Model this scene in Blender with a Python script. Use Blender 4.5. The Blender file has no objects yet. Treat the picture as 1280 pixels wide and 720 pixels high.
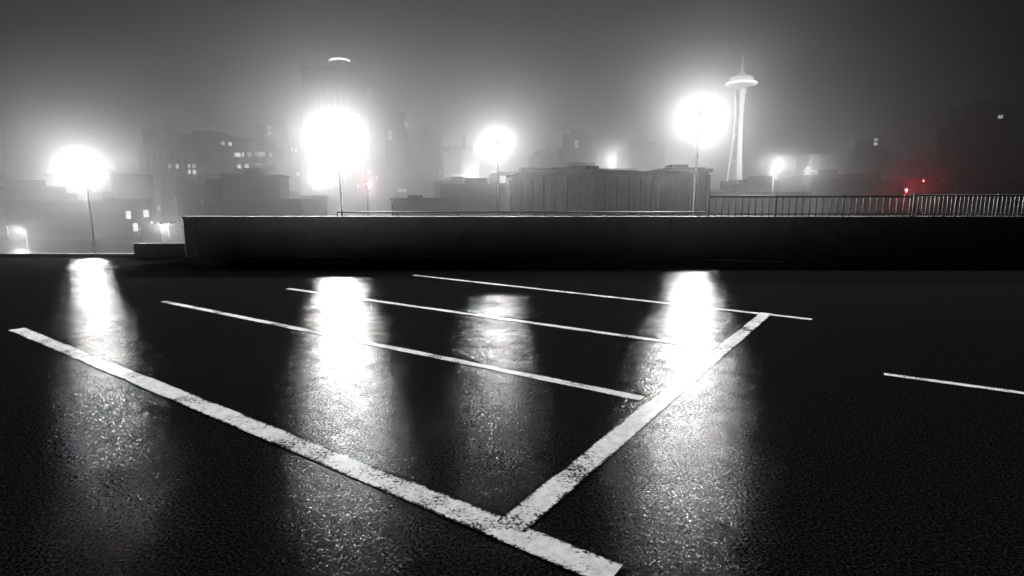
import bpy, bmesh, math, random
from mathutils import Vector, Matrix
random.seed(7)
S=bpy.context.scene
try:
    S.view_settings.view_transform='Standard'; S.view_settings.look='None'; S.view_settings.exposure=0
except Exception: pass
LOW=-8.0   # street level below the roof-top lot

# ---------------------------------------------------------------- materials
def newmat(name):
    m=bpy.data.materials.new(name); m.use_nodes=True
    nt=m.node_tree; return m,nt,nt.nodes['Principled BSDF']
def N(nt,t,**k):
    n=nt.nodes.new(t)
    for a,b in k.items():
        if a in n.inputs.keys(): n.inputs[a].default_value=b
        else: setattr(n,a,b)
    return n
def L(nt,a,b): nt.links.new(a,b)
def ramp(nt,src,p0,c0,p1,c1):
    r=N(nt,'ShaderNodeMapRange'); r.inputs['From Min'].default_value=p0; r.inputs['From Max'].default_value=p1
    r.inputs['To Min'].default_value=c0; r.inputs['To Max'].default_value=c1; L(nt,src,r.inputs['Value']); return r.outputs[0]
def noise(nt,vec,scale,detail=3,rough=.55):
    n=N(nt,'ShaderNodeTexNoise'); n.inputs['Scale'].default_value=scale; n.inputs['Detail'].default_value=detail
    n.inputs['Roughness'].default_value=rough; L(nt,vec,n.inputs['Vector']); return n.outputs[0]
def math_(nt,op,a,b=None,clamp=False):
    n=N(nt,'ShaderNodeMath',operation=op); n.use_clamp=clamp
    for i,v in enumerate((a,b)):
        if v is None: continue
        if isinstance(v,(int,float)): n.inputs[i].default_value=v
        else: L(nt,v,n.inputs[i])
    return n.outputs[0]

def asphalt_height(nt,vec):
    n1=noise(nt,vec,55,4,.75)
    v=N(nt,'ShaderNodeTexVoronoi'); v.inputs['Scale'].default_value=85; L(nt,vec,v.inputs['Vector'])
    n2=noise(nt,vec,7,3,.6)
    h=math_(nt,'ADD',n1,math_(nt,'MULTIPLY',v.outputs['Distance'],-.6))
    return math_(nt,'ADD',h,math_(nt,'MULTIPLY',n2,.9))
def wet(nt,m,colsock,rough,film,heightsock,bstr,bdist):
    """rough base with a thin broken water film: diffuse plus a weak glossy lobe"""
    for n in list(nt.nodes):
        if n.type=='BSDF_PRINCIPLED': nt.nodes.remove(n)
    out=[n for n in nt.nodes if n.type=='OUTPUT_MATERIAL'][0]
    d=N(nt,'ShaderNodeBsdfDiffuse'); g=N(nt,'ShaderNodeBsdfGlossy'); mx=N(nt,'ShaderNodeMixShader')
    g.distribution='BECKMANN'
    L(nt,colsock,d.inputs['Color'])
    if isinstance(rough,float): g.inputs['Roughness'].default_value=rough
    else: L(nt,rough,g.inputs['Roughness'])
    bp=N(nt,'ShaderNodeBump'); bp.inputs['Strength'].default_value=bstr; bp.inputs['Distance'].default_value=bdist
    L(nt,heightsock,bp.inputs['Height']); L(nt,bp.outputs[0],g.inputs['Normal']); L(nt,bp.outputs[0],d.inputs['Normal'])
    L(nt,film,mx.inputs[0]); L(nt,d.outputs[0],mx.inputs[1]); L(nt,g.outputs[0],mx.inputs[2]); L(nt,mx.outputs[0],out.inputs['Surface'])

def mat_asphalt():
    m,nt,b=newmat('wet_asphalt')
    tc=N(nt,'ShaderNodeTexCoord'); o=tc.outputs['Object']
    h=asphalt_height(nt,o)
    big=noise(nt,o,.7,5,.65); fine=noise(nt,o,60,4,.8)
    col=N(nt,'ShaderNodeValToRGB'); col.color_ramp.elements[0].color=(.002,.002,.0021,1); col.color_ramp.elements[1].color=(.028,.028,.0285,1)
    col.color_ramp.elements[0].position=.47; col.color_ramp.elements[1].position=.70
    L(nt,fine,col.inputs[0])
    rg=ramp(nt,big,.3,.155,.7,.205)
    g1=ramp(nt,noise(nt,o,55,3,.85),.40,.15,.62,2.3)
    g2=ramp(nt,noise(nt,o,6,4,.7),.36,.6,.64,1.4)
    film=math_(nt,'MULTIPLY',ramp(nt,noise(nt,o,1.1,5,.65),.32,.011,.68,.021),math_(nt,'MULTIPLY',g1,g2))
    wet(nt,m,col.outputs[0],rg,film,h,.46,.004)
    return m
def mat_paint():
    m,nt,b=newmat('worn_road_paint')
    tc=N(nt,'ShaderNodeTexCoord'); o=tc.outputs['Object']
    uv=N(nt,'ShaderNodeSeparateXYZ'); L(nt,tc.outputs['UV'],uv.inputs[0])
    edge=math_(nt,'ABSOLUTE',math_(nt,'SUBTRACT',uv.outputs[1],.5))      # 0 centre .5 edge
    e=ramp(nt,edge,.36,0,.5,.17)
    n1=noise(nt,o,50,5,.8); n2=noise(nt,o,1.7,4,.65)
    s=math_(nt,'ADD',math_(nt,'ADD',n1,e),math_(nt,'MULTIPLY',math_(nt,'SUBTRACT',n2,.5),.8))
    mask=ramp(nt,s,.56,1,.615,0)
    dirt=noise(nt,o,14,4,.6)
    pc=N(nt,'ShaderNodeMixRGB'); pc.inputs[1].default_value=(.66,.66,.66,1); pc.inputs[2].default_value=(.9,.9,.9,1)
    L(nt,ramp(nt,dirt,.35,0,.6,1),pc.inputs[0])
    c=N(nt,'ShaderNodeMixRGB'); c.inputs[1].default_value=(.012,.012,.012,1); L(nt,pc.outputs[0],c.inputs[2]); L(nt,mask,c.inputs[0])
    film=ramp(nt,dirt,.3,.012,.7,.035)
    wet(nt,m,c.outputs[0],.22,film,asphalt_height(nt,o),.3,.004)
    return m
def mat_plain(name,c,rough=.7,metal=0,ns=4,var=.35,bump=.3):
    m,nt,b=newmat(name); tc=N(nt,'ShaderNodeTexCoord'); o=tc.outputs['Object']
    n=noise(nt,o,ns,6,.65)
    r=N(nt,'ShaderNodeValToRGB'); r.color_ramp.elements[0].position=.3; r.color_ramp.elements[1].position=.7
    r.color_ramp.elements[0].color=tuple(x*(1-var) for x in c)+(1,); r.color_ramp.elements[1].color=tuple(min(1,x*(1+var)) for x in c)+(1,)
    L(nt,n,r.inputs[0]); L(nt,r.outputs[0],b.inputs['Base Color'])
    b.inputs['Roughness'].default_value=rough; b.inputs['Metallic'].default_value=metal
    bp=N(nt,'ShaderNodeBump'); bp.inputs['Strength'].default_value=bump; bp.inputs['Distance'].default_value=.02
    L(nt,noise(nt,o,ns*6,4,.6),bp.inputs['Height']); L(nt,bp.outputs[0],b.inputs['Normal'])
    return m
def mat_emit(name,c,s):
    m,nt,b=newmat(name); b.inputs['Base Color'].default_value=(.5,.5,.5,1)
    b.inputs['Emission Color'].default_value=c+(1,); b.inputs['Emission Strength'].default_value=s
    return m
def mat_tower(name,lit,strength,cw=3.2,ch=3.6,seed=0.):
    """curtain wall: dark glass cells, some offices lit"""
    m,nt,b=newmat(name); tc=N(nt,'ShaderNodeTexCoord'); sp=N(nt,'ShaderNodeSeparateXYZ'); L(nt,tc.outputs['Object'],sp.inputs[0])
    u=math_(nt,'DIVIDE',math_(nt,'ADD',sp.outputs[0],sp.outputs[1]),cw); v=math_(nt,'DIVIDE',sp.outputs[2],ch)
    fu=math_(nt,'FLOOR',u); fv=math_(nt,'FLOOR',v)
    cb=N(nt,'ShaderNodeCombineXYZ'); L(nt,fu,cb.inputs[0]); L(nt,fv,cb.inputs[1]); cb.inputs[2].default_value=seed
    wn=N(nt,'ShaderNodeTexWhiteNoise'); wn.noise_dimensions='3D'; L(nt,cb.outputs[0],wn.inputs['Vector'])
    cb2=N(nt,'ShaderNodeCombineXYZ'); L(nt,fv,cb2.inputs[1]); cb2.inputs[2].default_value=seed+3
    L(nt,math_(nt,'FLOOR',math_(nt,'DIVIDE',fu,5)),cb2.inputs[0])
    wn2=N(nt,'ShaderNodeTexWhiteNoise'); wn2.noise_dimensions='3D'; L(nt,cb2.outputs[0],wn2.inputs['Vector'])
    s=math_(nt,'ADD',math_(nt,'MULTIPLY',wn.outputs[0],.45),math_(nt,'MULTIPLY',wn2.outputs[0],.55))
    on=math_(nt,'GREATER_THAN',s,1-lit)
    a=math_(nt,'MULTIPLY',math_(nt,'GREATER_THAN',math_(nt,'FRACT',u),.18),math_(nt,'GREATER_THAN',math_(nt,'FRACT',v),.38))
    gm=N(nt,'ShaderNodeNewGeometry'); gs=N(nt,'ShaderNodeSeparateXYZ'); L(nt,gm.outputs['Normal'],gs.inputs[0])
    side=math_(nt,'LESS_THAN',math_(nt,'ABSOLUTE',gs.outputs[2]),.5)
    a=math_(nt,'MULTIPLY',a,side)
    br=math_(nt,'ADD',math_(nt,'MULTIPLY',math_(nt,'POWER',wn.outputs[0],2.),1.0),.15)
    em=math_(nt,'MULTIPLY',math_(nt,'MULTIPLY',math_(nt,'MULTIPLY',on,a),br),strength)
    L(nt,em,b.inputs['Emission Strength']); b.inputs['Emission Color'].default_value=(1,1,1,1)
    c=N(nt,'ShaderNodeMixRGB'); c.inputs[1].default_value=(.08,.08,.085,1); c.inputs[2].default_value=(.03,.03,.034,1); L(nt,a,c.inputs[0])
    L(nt,c.outputs[0],b.inputs['Base Color']); L(nt,ramp(nt,a,0,.8,1,.45),b.inputs['Roughness'])
    return m

M_asph=mat_asphalt(); M_paint=mat_paint()
M_conc=mat_plain('weathered_concrete',(.10,.10,.10),.9,0,1.5)
M_kerb=mat_plain('tarred_kerb',(.025,.025,.025),.9,0,3)
M_wall=mat_plain('wet_stained_concrete',(.05,.05,.05),.9,0,1.2)
M_metal=mat_plain('painted_steel',(.02,.02,.02),.7,0,8)
M_ground=mat_plain('city_ground',(.04,.04,.04),.8,0,.05)
M_brick=mat_plain('dark_brick',(.045,.045,.045),.9,0,2)
M_roof=mat_plain('roof_membrane',(.025,.025,.025),.9,0,1)
M_glass=mat_plain('dark_window_glass',(.02,.02,.022),.5,0,3,.2,.05)

# ---------------------------------------------------------------- mesh helpers
def box(bm,x0,x1,y0,y1,z0,z1,mi=0):
    vs=[bm.verts.new(p) for p in [(x0,y0,z0),(x1,y0,z0),(x1,y1,z0),(x0,y1,z0),(x0,y0,z1),(x1,y0,z1),(x1,y1,z1),(x0,y1,z1)]]
    for f in [(3,2,1,0),(4,5,6,7),(0,1,5,4),(1,2,6,5),(2,3,7,6),(3,0,4,7)]:
        fc=bm.faces.new([vs[i] for i in f]); fc.material_index=mi
def tube(bm,pts,seg=10,mi=0,cap=True):
    rings=[]
    for i,(x,y,z,r) in enumerate(pts):
        p=Vector((x,y,z)); a=Vector(pts[max(i-1,0)][:3]); c=Vector(pts[min(i+1,len(pts)-1)][:3])
        d=(c-a); d=d.normalized() if d.length>1e-6 else Vector((0,0,1))
        q=d.to_track_quat('Z','Y')
        rings.append([bm.verts.new(p+q@Vector((r*math.cos(2*math.pi*k/seg),r*math.sin(2*math.pi*k/seg),0))) for k in range(seg)])
    for a,b in zip(rings,rings[1:]):
        for k in range(seg):
            f=bm.faces.new([a[k],a[(k+1)%seg],b[(k+1)%seg],b[k]]); f.material_index=mi; f.smooth=True
    if cap:
        for r in (rings[0][::-1],rings[-1]):
            f=bm.faces.new(r); f.material_index=mi
def mk(name,bm,mats,loc=(0,0,0),rz=0,parent=None):
    me=bpy.data.meshes.new(name); bm.to_mesh(me); bm.free()
    o=bpy.data.objects.new(name,me); S.collection.objects.link(o)
    for m in mats: me.materials.append(m)
    o.location=loc; o.rotation_euler=(0,0,rz)
    if parent: o.parent=parent
    return o
def empty(name,loc,rz=0):
    o=bpy.data.objects.new(name,None); S.collection.objects.link(o); o.location=loc; o.rotation_euler=(0,0,rz); o.empty_display_size=.5
    return o

# ---------------------------------------------------------------- ground and lot
bm=bmesh.new()
vs=[bm.verts.new(p) for p in [(-4000,-2000,0),(4000,-2000,0),(4000,6000,0),(-4000,6000,0)]]; bm.faces.new(vs)
mk('ground',bm,[M_ground],(0,0,LOW))
bm=bmesh.new(); box(bm,-70,70,-40,17.4,-.6,0)
mk('parking_lot',bm,[M_asph])
bm=bmesh.new()
for i in range(28): box(bm,-70+i*5,-70+i*5+.8,16.2,17.1,LOW,-.6)
box(bm,-70,70,16.4,16.9,-2.2,-.604)
mk('parking_deck_structure',bm,[M_conc])

def stripes(lst,name):
    bm=bmesh.new(); uvl=bm.loops.layers.uv.new('UVMap')
    for k,(x0,y0,x1,y1,w) in enumerate(lst):
        a=Vector((x0,y0)); b=Vector((x1,y1)); d=(b-a); ln=d.length; d.normalize(); n=Vector((-d.y,d.x))*w/2
        seg=max(1,int(ln/.5)); z=.004+.0012*(k%2)
        for i in range(seg):
            t0=i/seg;t1=(i+1)/seg; p=a.lerp(b,t0);q=a.lerp(b,t1)
            f=bm.faces.new([bm.verts.new((*v,z)) for v in (p-n,q-n,q+n,p+n)])
            for l,(u,v) in zip(f.loops,[(t0*ln,0),(t1*ln,0),(t1*ln,1),(t0*ln,1)]): l[uvl].uv=(u,v)
    return mk(name,bm,[M_paint])
stripes([
 (.47,2.345,-6.60,7.33,.178),
 (-.01,2.73,3.86,8.39,.175),
 (1.13,4.67,-5.9,9.39,.125),
 (2.25,6.39,-4.34,10.78,.125),
 (4.32,7.94,-2.25,12.77,.125),
 (3.67,5.36,9.5,1.66,.09),
 (5.6,16.2,7.5,15.5,.10),
],'parking_lot_marking')

# ---------------------------------------------------------------- parapet wall and railings
bm=bmesh.new()
x=-9.7
while x<43.9:
    w=min(3.6,44-x); box(bm,x,x+w-.02,16.80,17.05,0.0,1.14); x+=3.6
box(bm,-9.68,43.9,16.83,17.02,0.0,1.139)
box(bm,-9.75,44,16.76,17.10,1.142,1.22)
for i in range(15): box(bm,-9.7+i*3.6,-9.7+i*3.6+.3,16.72,16.797,0.0,1.139)
mk('parapet_wall',bm,[M_wall])
bm=bmesh.new(); box(bm,-70,-9.76,17.0,17.2,0,.09); box(bm,-11.3,-9.76,16.8,16.998,0,.42)
mk('concrete_kerb',bm,[M_kerb])
bm=bmesh.new()
tube(bm,[(-5.2,16.93,1.34,.022),(5.75,16.93,1.34,.022)],8)
for i in range(7): tube(bm,[(-5.2+i*1.8,16.93,1.22,.018),(-5.2+i*1.8,16.93,1.33,.018)],8)
mk('handrail',bm,[M_metal])
def picket(x0,x1,step,z0,z1,y):
    bm=bmesh.new()
    tube(bm,[(x0,y,z1,.028),(x1,y,z1,.028)],8); tube(bm,[(x0,y,z0+.07,.018),(x1,y,z0+.07,.018)],8)
    n=int((x1-x0)/step)
    for i in range(n+1):
        xx=x0+i*step; big=(i%10==0)
        tube(bm,[(xx,y,z0,.03 if big else .018),(xx,y,z1+(.05 if big else -.01),.03 if big else .018)],6)
    mk('picket_fence',bm,[M_metal])
picket(5.85,11.85,.20,1.22,1.80,16.93)
picket(11.95,43.9,.125,1.22,1.84,16.93)

# ---------------------------------------------------------------- street lamps
def street_lamp(x,y,z,power,base=LOW,rad=.22,col=(1,1,1),name='street_lamp',arm=1.1,rz=0,flood=False):
    e=empty(name,(x,y,base),rz); h=z-base
    if flood: arm=.4
    bm=bmesh.new()
    tube(bm,[(0,arm,0,.20),(0,arm,.5,.20),(0,arm,.52,.11),(0,arm,h*.6,.075),(0,arm,h+.28,.045)],12)
    tube(bm,[(0,arm,h+.1,.04),(0,arm*.6,h+.36,.035),(0,.1,h+.42,.03)],8)
    box(bm,-.22,.22,arm-.22,arm+.22,0.0,.06)
    mk('pole',bm,[M_metal],parent=e)
    bm=bmesh.new()
    n=12; rings=[]
    for k,(r,zz) in enumerate([(.05,.56),(.17,.52),(.30,.44),(.36,.34),(.34,.33),(.1,.40)]):
        rings.append([bm.verts.new((r*math.cos(2*math.pi*i/n),r*1.4*math.sin(2*math.pi*i/n),h+zz)) for i in range(n)])
    for a,b in zip(rings,rings[1:]):
        for i in range(n): bm.faces.new([a[i],a[(i+1)%n],b[(i+1)%n],b[i]])
    bm.faces.new(rings[0]); bm.faces.new(rings[-1][::-1])
    mk('lamp_head',bm,[M_metal],parent=e)
    ld=bpy.data.lights.new('bulb','SPOT' if flood else 'POINT'); ld.energy=power; ld.shadow_soft_size=rad; ld.color=col
    lo=bpy.data.objects.new('bulb',ld); S.collection.objects.link(lo); lo.parent=e; lo.location=(0,0,h)
    if flood:
        ld.spot_size=math.radians(165); ld.spot_blend=.5
        d=Vector((0,4,0))-Vector((x,y,z)); lo.rotation_mode='QUATERNION'
        lo.rotation_quaternion=d.to_track_quat('-Z','Y')
    return e
street_lamp(-30.0,40,3.9,43000,flood=True)
street_lamp(-9.1,30,4.89,54000,flood=True)
street_lamp(-1.05,42,5.7,32000,flood=True)
street_lamp(9.1,28,5.6,41000,flood=True)
street_lamp(15.6,90,8.0,3500)
street_lamp(37,80,6.1,4500)
street_lamp(56.6,110,7.3,3000)
street_lamp(-82.7,95,-3.6,2600)
street_lamp(-69.8,80,-5.6,2200)
street_lamp(-58.4,95,-2.7,2600)
street_lamp(-38,150,5.5,5000)
street_lamp(-88,170,5,5500)
street_lamp(-150,190,4,6500)
for (x,y,z,p) in [(-100,300,14,6.5e4),(-22,310,14,5.5e4),(85,300,12,3.8e4)]:
    street_lamp(x,y,z,p,rad=.6,name='added_city_glow_lamp')  # lamps added only to make the fog over the city glow

def traffic_light(x,y,z,p):
    e=empty('traffic_light',(x,y,LOW)); h=z-LOW
    bm=bmesh.new(); tube(bm,[(0,.2,0,.12),(0,.2,h+.8,.08)],10); mk('pole',bm,[M_metal],parent=e)
    bm=bmesh.new(); box(bm,-.18,.18,0,.18,h-.85,h+.25)
    for k in range(3):
        box(bm,-.16,.16,-.16,-.002,h+.13-k*.36,h+.16-k*.36)
    mk('signal_housing',bm,[M_metal],parent=e)
    for k,m in enumerate([mat_emit('red_lens',(1,.03,.03),22),M_glass,M_glass]):
        bm=bmesh.new(); tube(bm,[(0,-.03,h-k*.36,.12),(0,-.004,h-k*.36,.12)],16); mk('lens',bm,[m],parent=e)
    ld=bpy.data.lights.new('red_lamp','POINT'); ld.energy=p; ld.color=(1,.05,.07); ld.shadow_soft_size=.1
    lo=bpy.data.objects.new('red_lamp',ld); S.collection.objects.link(lo); lo.parent=e; lo.location=(0,-.3,h)
traffic_light(55.2,80,3.1,1000)
traffic_light(79,110,5.3,260)
traffic_light(-30.5,120,5,350)

# ---------------------------------------------------------------- buildings behind the wall
def lowrise(x0,x1,y0,y1,top,rz,bays,floors,name,px=0,py=0):
    e=empty(name,(px,py,LOW),rz); H=top-LOW
    bm=bmesh.new(); box(bm,x0,x1,y0,y1,0,H); mk('walls',bm,[M_brick],parent=e)
    bm=bmesh.new(); box(bm,x0-.35,x1+.35,y0-.35,y1+.35,H+.002,H+.35); box(bm,x0+.3,x1-.3,y0+.3,y1-.3,H+.352,H+.5)
    box(bm,x0+2,x0+4,y0+3,y0+6,H+.502,H+1.0)
    mk('roof',bm,[M_roof],parent=e)
    bm=bmesh.new(); bg=bmesh.new()
    def face(axis):
        A,B=(x0,x1) if axis=='x' else (y0,y1)
        n=bays if axis=='x' else max(2,int(bays*(y1-y0)/(x1-x0)))
        st=(B-A)/n
        for i in range(n+1):
            c=A+i*st
            if axis=='x': box(bm,c-.2,c+.2,y0-.12,y0-.003,0,H-.3)
            else: box(bm,x0-.12,x0-.003,c-.2,c+.2,0,H-.3)
        fh=(H-1)/floors
        for f in range(floors):
            for i in range(n):
                a=A+i*st+.6; b=A+(i+1)*st-.6; z0=f*fh+1.0; z1=(f+1)*fh
                if axis=='x':
                    box(bg,a,b,y0-.06,y0-.004,z0,z1); box(bm,a-.1,b+.1,y0-.11,y0-.003,z0-.14,z0-.003); box(bm,(a+b)/2-.05,(a+b)/2+.05,y0-.1,y0-.062,z0,z1)
                else:
                    box(bg,x0-.06,x0-.004,a,b,z0,z1); box(bm,x0-.11,x0-.003,a-.1,b+.1,z0-.14,z0-.003)
    face('x'); face('y')
    mk('pilasters_and_sills',bm,[M_brick],parent=e); mk('windows',bg,[M_glass],parent=e)
lowrise(0,9.2,0,13,4.25,math.radians(38),5,3,'brick_warehouse',7.9,56)
lowrise(0,5.4,0,12,4.9,math.radians(2),3,3,'commercial_building',17.3,66)
lowrise(0,26,0,16,1.6,math.radians(-6),8,2,'commercial_building',-22,105)
lowrise(0,30,0,16,3.0,math.radians(4),8,2,'commercial_building',36,125)
lowrise(0,24,0,14,-3.6,math.radians(8),7,1,'commercial_building',-72,110)

# ---------------------------------------------------------------- towers
mats=[mat_tower('office_facade_a',.13,2.6,3.2,3.6,1.),mat_tower('office_facade_b',.28,3.6,2.6,3.4,2.),mat_tower('office_facade_c',.07,1.7,3.6,3.8,5.)]
lmats=[mat_tower('shop_facade_a',.10,1.2,2.2,3.4,11.),mat_tower('shop_facade_b',.05,1.2,1.8,3.2,12.)]
def tower(X,Y,w,top,mi,d=None,style=None):
    d=d or w*.8; H=top-LOW; bm=bmesh.new(); style=random.random() if style is None else style
    box(bm,-w/2-4,w/2+4,-d/2-4,d/2+4,0,min(9,H*.3))
    b0=min(9,H*.3)+.01
    if style<.4:
        box(bm,-w/2,w/2,-d/2,d/2,b0,H*.78); box(bm,-w*.38,w*.38,-d*.38,d*.38,H*.78+.01,H*.95); box(bm,-w*.2,w*.2,-d*.2,d*.2,H*.95+.01,H,1)
    elif style<.75:
        box(bm,-w/2,w/2,-d/2,d/2,b0,H-3.5); box(bm,-w*.35,w*.35,-d*.35,d*.35,H-3.49,H,1); box(bm,w*.1,w*.14,-.5,.5,H+.01,H+7,1)
    else:
        box(bm,-w/2,w*.1,-d/2,d/2,b0,H); box(bm,w*.1+.01,w/2,-d/2+1,d/2-1,b0,H*.86)
    nf=int(w/4.5)
    top2=H*.76 if style<.4 else (H-4 if style<.75 else H*.85)
    for i in range(nf+1):
        xx=-w/2+i*w/nf; box(bm,xx-.25,xx+.25,-d/2-.5,-d/2-.01,b0,top2,1)
    mk('high_rise_building',bm,[mats[mi],M_conc],(X,Y,LOW),random.uniform(-.3,.3))
for t in [(-198,380,38,46,0),(-153,350,22,38,1),(-195,350,19,29,1),(-298,450,20,33,0),(-91,450,25,71,0),(-63,430,24,55,2),
          (-34,380,22,36,0),(59,520,34,63,0),(25,450,20,39,2),(111,500,35,50,2),(310,500,28,53,0),(220,400,34,32,2),
          (335,420,35,72,2),(-283,360,25,19,1),(-250,350,21,12,1),(320,450,38,33,0),(-144,345,24,22,2),(-240,400,26,52,2),(-170,420,24,58,0)]:
    tower(*t)
tower(-120,420,46,92,2,36,.8)
bm=bmesh.new()   # lit crown sign on the tallest tower
pts=[(-8+i*2,-18.8,94.5+2.0-abs(i-3.2)**2*.12,.7) for i in range(8)]
tube(bm,pts,8); box(bm,-7,-6.6,-18.5,-17.9,84,94,1); box(bm,5,5.4,-18.5,-17.9,84,94,1)
mk('illuminated_crown_sign',bm,[mat_emit('sign_light',(1,1,1),5.5),M_metal],(-116,420,0))
for i in range(46):
    Y=random.uniform(140,330); X=random.uniform(-.95,.95)*Y; w=random.uniform(14,30); top=random.uniform(-1,8)+Y*.012
    bm=bmesh.new(); H=top-LOW; d=random.uniform(10,20)
    box(bm,-w/2,w/2,-d/2,d/2,0,H); box(bm,-w/2-.3,w/2+.3,-d/2-.3,d/2+.3,H+.01,H+.6,1); box(bm,-w*.2,w*.1,-2,2,H+.61,H+2.4,1)
    mk('low_rise_building',bm,[random.choice(lmats),M_conc],(X,Y,LOW),random.uniform(-.3,.3))

# ---------------------------------------------------------------- observation tower (hourglass tripod with saucer)
e=empty('observation_tower',(273,700,-12))
M_ne=mat_emit('floodlit_white_steel',(1,1,1),3.6); M_ne2=mat_emit('floodlit_core',(1,1,1),.5); M_ne3=mat_emit('floodlit_saucer',(1,1,1),1.8); M_halo=mat_emit('saucer_lights',(1,1,1),6)  # steel, core and saucer emit in place of floodlights shining on them
bm=bmesh.new()
prof=[(0,14),(20,11.2),(45,8.8),(70,6.8),(95,5.4),(112,5.0),(125,5.2),(137,6.0),(145,7.5)]
for k in range(3):
    for s in (-1,1):
        pts=[]
        for z,r in prof:
            a=2*math.pi*k/3+math.radians(28); off=s*(.35+r*.04)
            pts.append((r*math.cos(a)-off*math.sin(a),r*math.sin(a)+off*math.cos(a),z,.42))
        tube(bm,pts,8)
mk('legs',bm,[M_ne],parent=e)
bm=bmesh.new(); tube(bm,[(0,0,0,1.6),(0,0,150,1.6)],6)
for z in (30,60,90): tube(bm,[(0,0,z,[0,9,7,5][z//30]),(0,0,z+1.0,[0,9,7,5][z//30])],12)
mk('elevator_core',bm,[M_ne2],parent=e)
def lathe(pr,name,m,n=32):
    bm=bmesh.new(); rings=[[bm.verts.new((r*.86*math.cos(2*math.pi*i/n),r*.86*math.sin(2*math.pi*i/n),z)) for i in range(n)] for r,z in pr]
    for a,b in zip(rings,rings[1:]):
        for i in range(n): bm.faces.new([a[i],a[(i+1)%n],b[(i+1)%n],b[i]])
    bm.faces.new(rings[0][::-1]); bm.faces.new(rings[-1]); mk(name,bm,[m],parent=e)
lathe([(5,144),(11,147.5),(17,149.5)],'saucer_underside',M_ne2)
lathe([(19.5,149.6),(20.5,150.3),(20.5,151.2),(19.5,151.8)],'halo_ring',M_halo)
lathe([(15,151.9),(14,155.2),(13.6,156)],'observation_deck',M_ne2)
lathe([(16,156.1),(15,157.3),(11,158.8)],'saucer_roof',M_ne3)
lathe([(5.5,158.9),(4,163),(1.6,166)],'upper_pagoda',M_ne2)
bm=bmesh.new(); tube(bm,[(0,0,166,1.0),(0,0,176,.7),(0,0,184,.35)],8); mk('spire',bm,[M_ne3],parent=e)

# ---------------------------------------------------------------- fog: thin drifting mist near the lot, denser bank over the city
def fog(name,dens,g,y0,y1,hx,h):
    m=bpy.data.materials.new(name); m.use_nodes=True; nt=m.node_tree; nt.nodes.clear()
    out=nt.nodes.new('ShaderNodeOutputMaterial'); v=nt.nodes.new('ShaderNodeVolumeScatter')
    v.inputs['Density'].default_value=dens; v.inputs['Anisotropy'].default_value=g
    nt.links.new(v.outputs[0],out.inputs['Volume'])
    bm=bmesh.new(); box(bm,-hx,hx,y0,y1,-30,h); mk('fog',bm,[m])
fog('mist',.00076,.82,13.0,75.0,900,300)
fog('fog_bank',.0072,.7,75.05,335,900,300)

# ---------------------------------------------------------------- sky: dim night dome with the city's light glow low in its direction
W=bpy.data.worlds.new('World'); S.world=W; W.use_nodes=True; nt=W.node_tree
bg=nt.nodes['Background']
tc=N(nt,'ShaderNodeTexCoord'); sp=N(nt,'ShaderNodeSeparateXYZ'); L(nt,tc.outputs['Generated'],sp.inputs[0])
r=N(nt,'ShaderNodeValToRGB'); L(nt,sp.outputs[2],r.inputs[0])
cr=r.color_ramp
cr.elements[0].position=0; cr.elements[0].color=(.24,.24,.243,1)
cr.elements[1].position=.7; cr.elements[1].color=(.003,.003,.0033,1)
for p,c in [(.12,.19),(.24,.09),(.42,.02)]:
    el=cr.elements.new(p); el.color=(c,c,c*1.01,1)
dp=N(nt,'ShaderNodeVectorMath',operation='DOT_PRODUCT'); L(nt,tc.outputs['Generated'],dp.inputs[0]); dp.inputs[1].default_value=(-.05,.998,0)
az=ramp(nt,dp.outputs['Value'],.72,.05,.98,1.0)
cl=noise(nt,tc.outputs['Generated'],3.0,3,.5)
az=math_(nt,'MULTIPLY',az,ramp(nt,cl,.3,.75,.7,1.2))
L(nt,r.outputs[0],bg.inputs[0]); L(nt,az,bg.inputs[1])

# ---------------------------------------------------------------- camera
cd=bpy.data.cameras.new('Camera'); co=bpy.data.objects.new('Camera',cd); S.collection.objects.link(co)
co.location=(0,0,1.7); co.rotation_euler=(math.radians(90-8.88),0,0); cd.lens=19.8; cd.sensor_width=36
cd.clip_start=.05; cd.clip_end=12000
S.camera=co
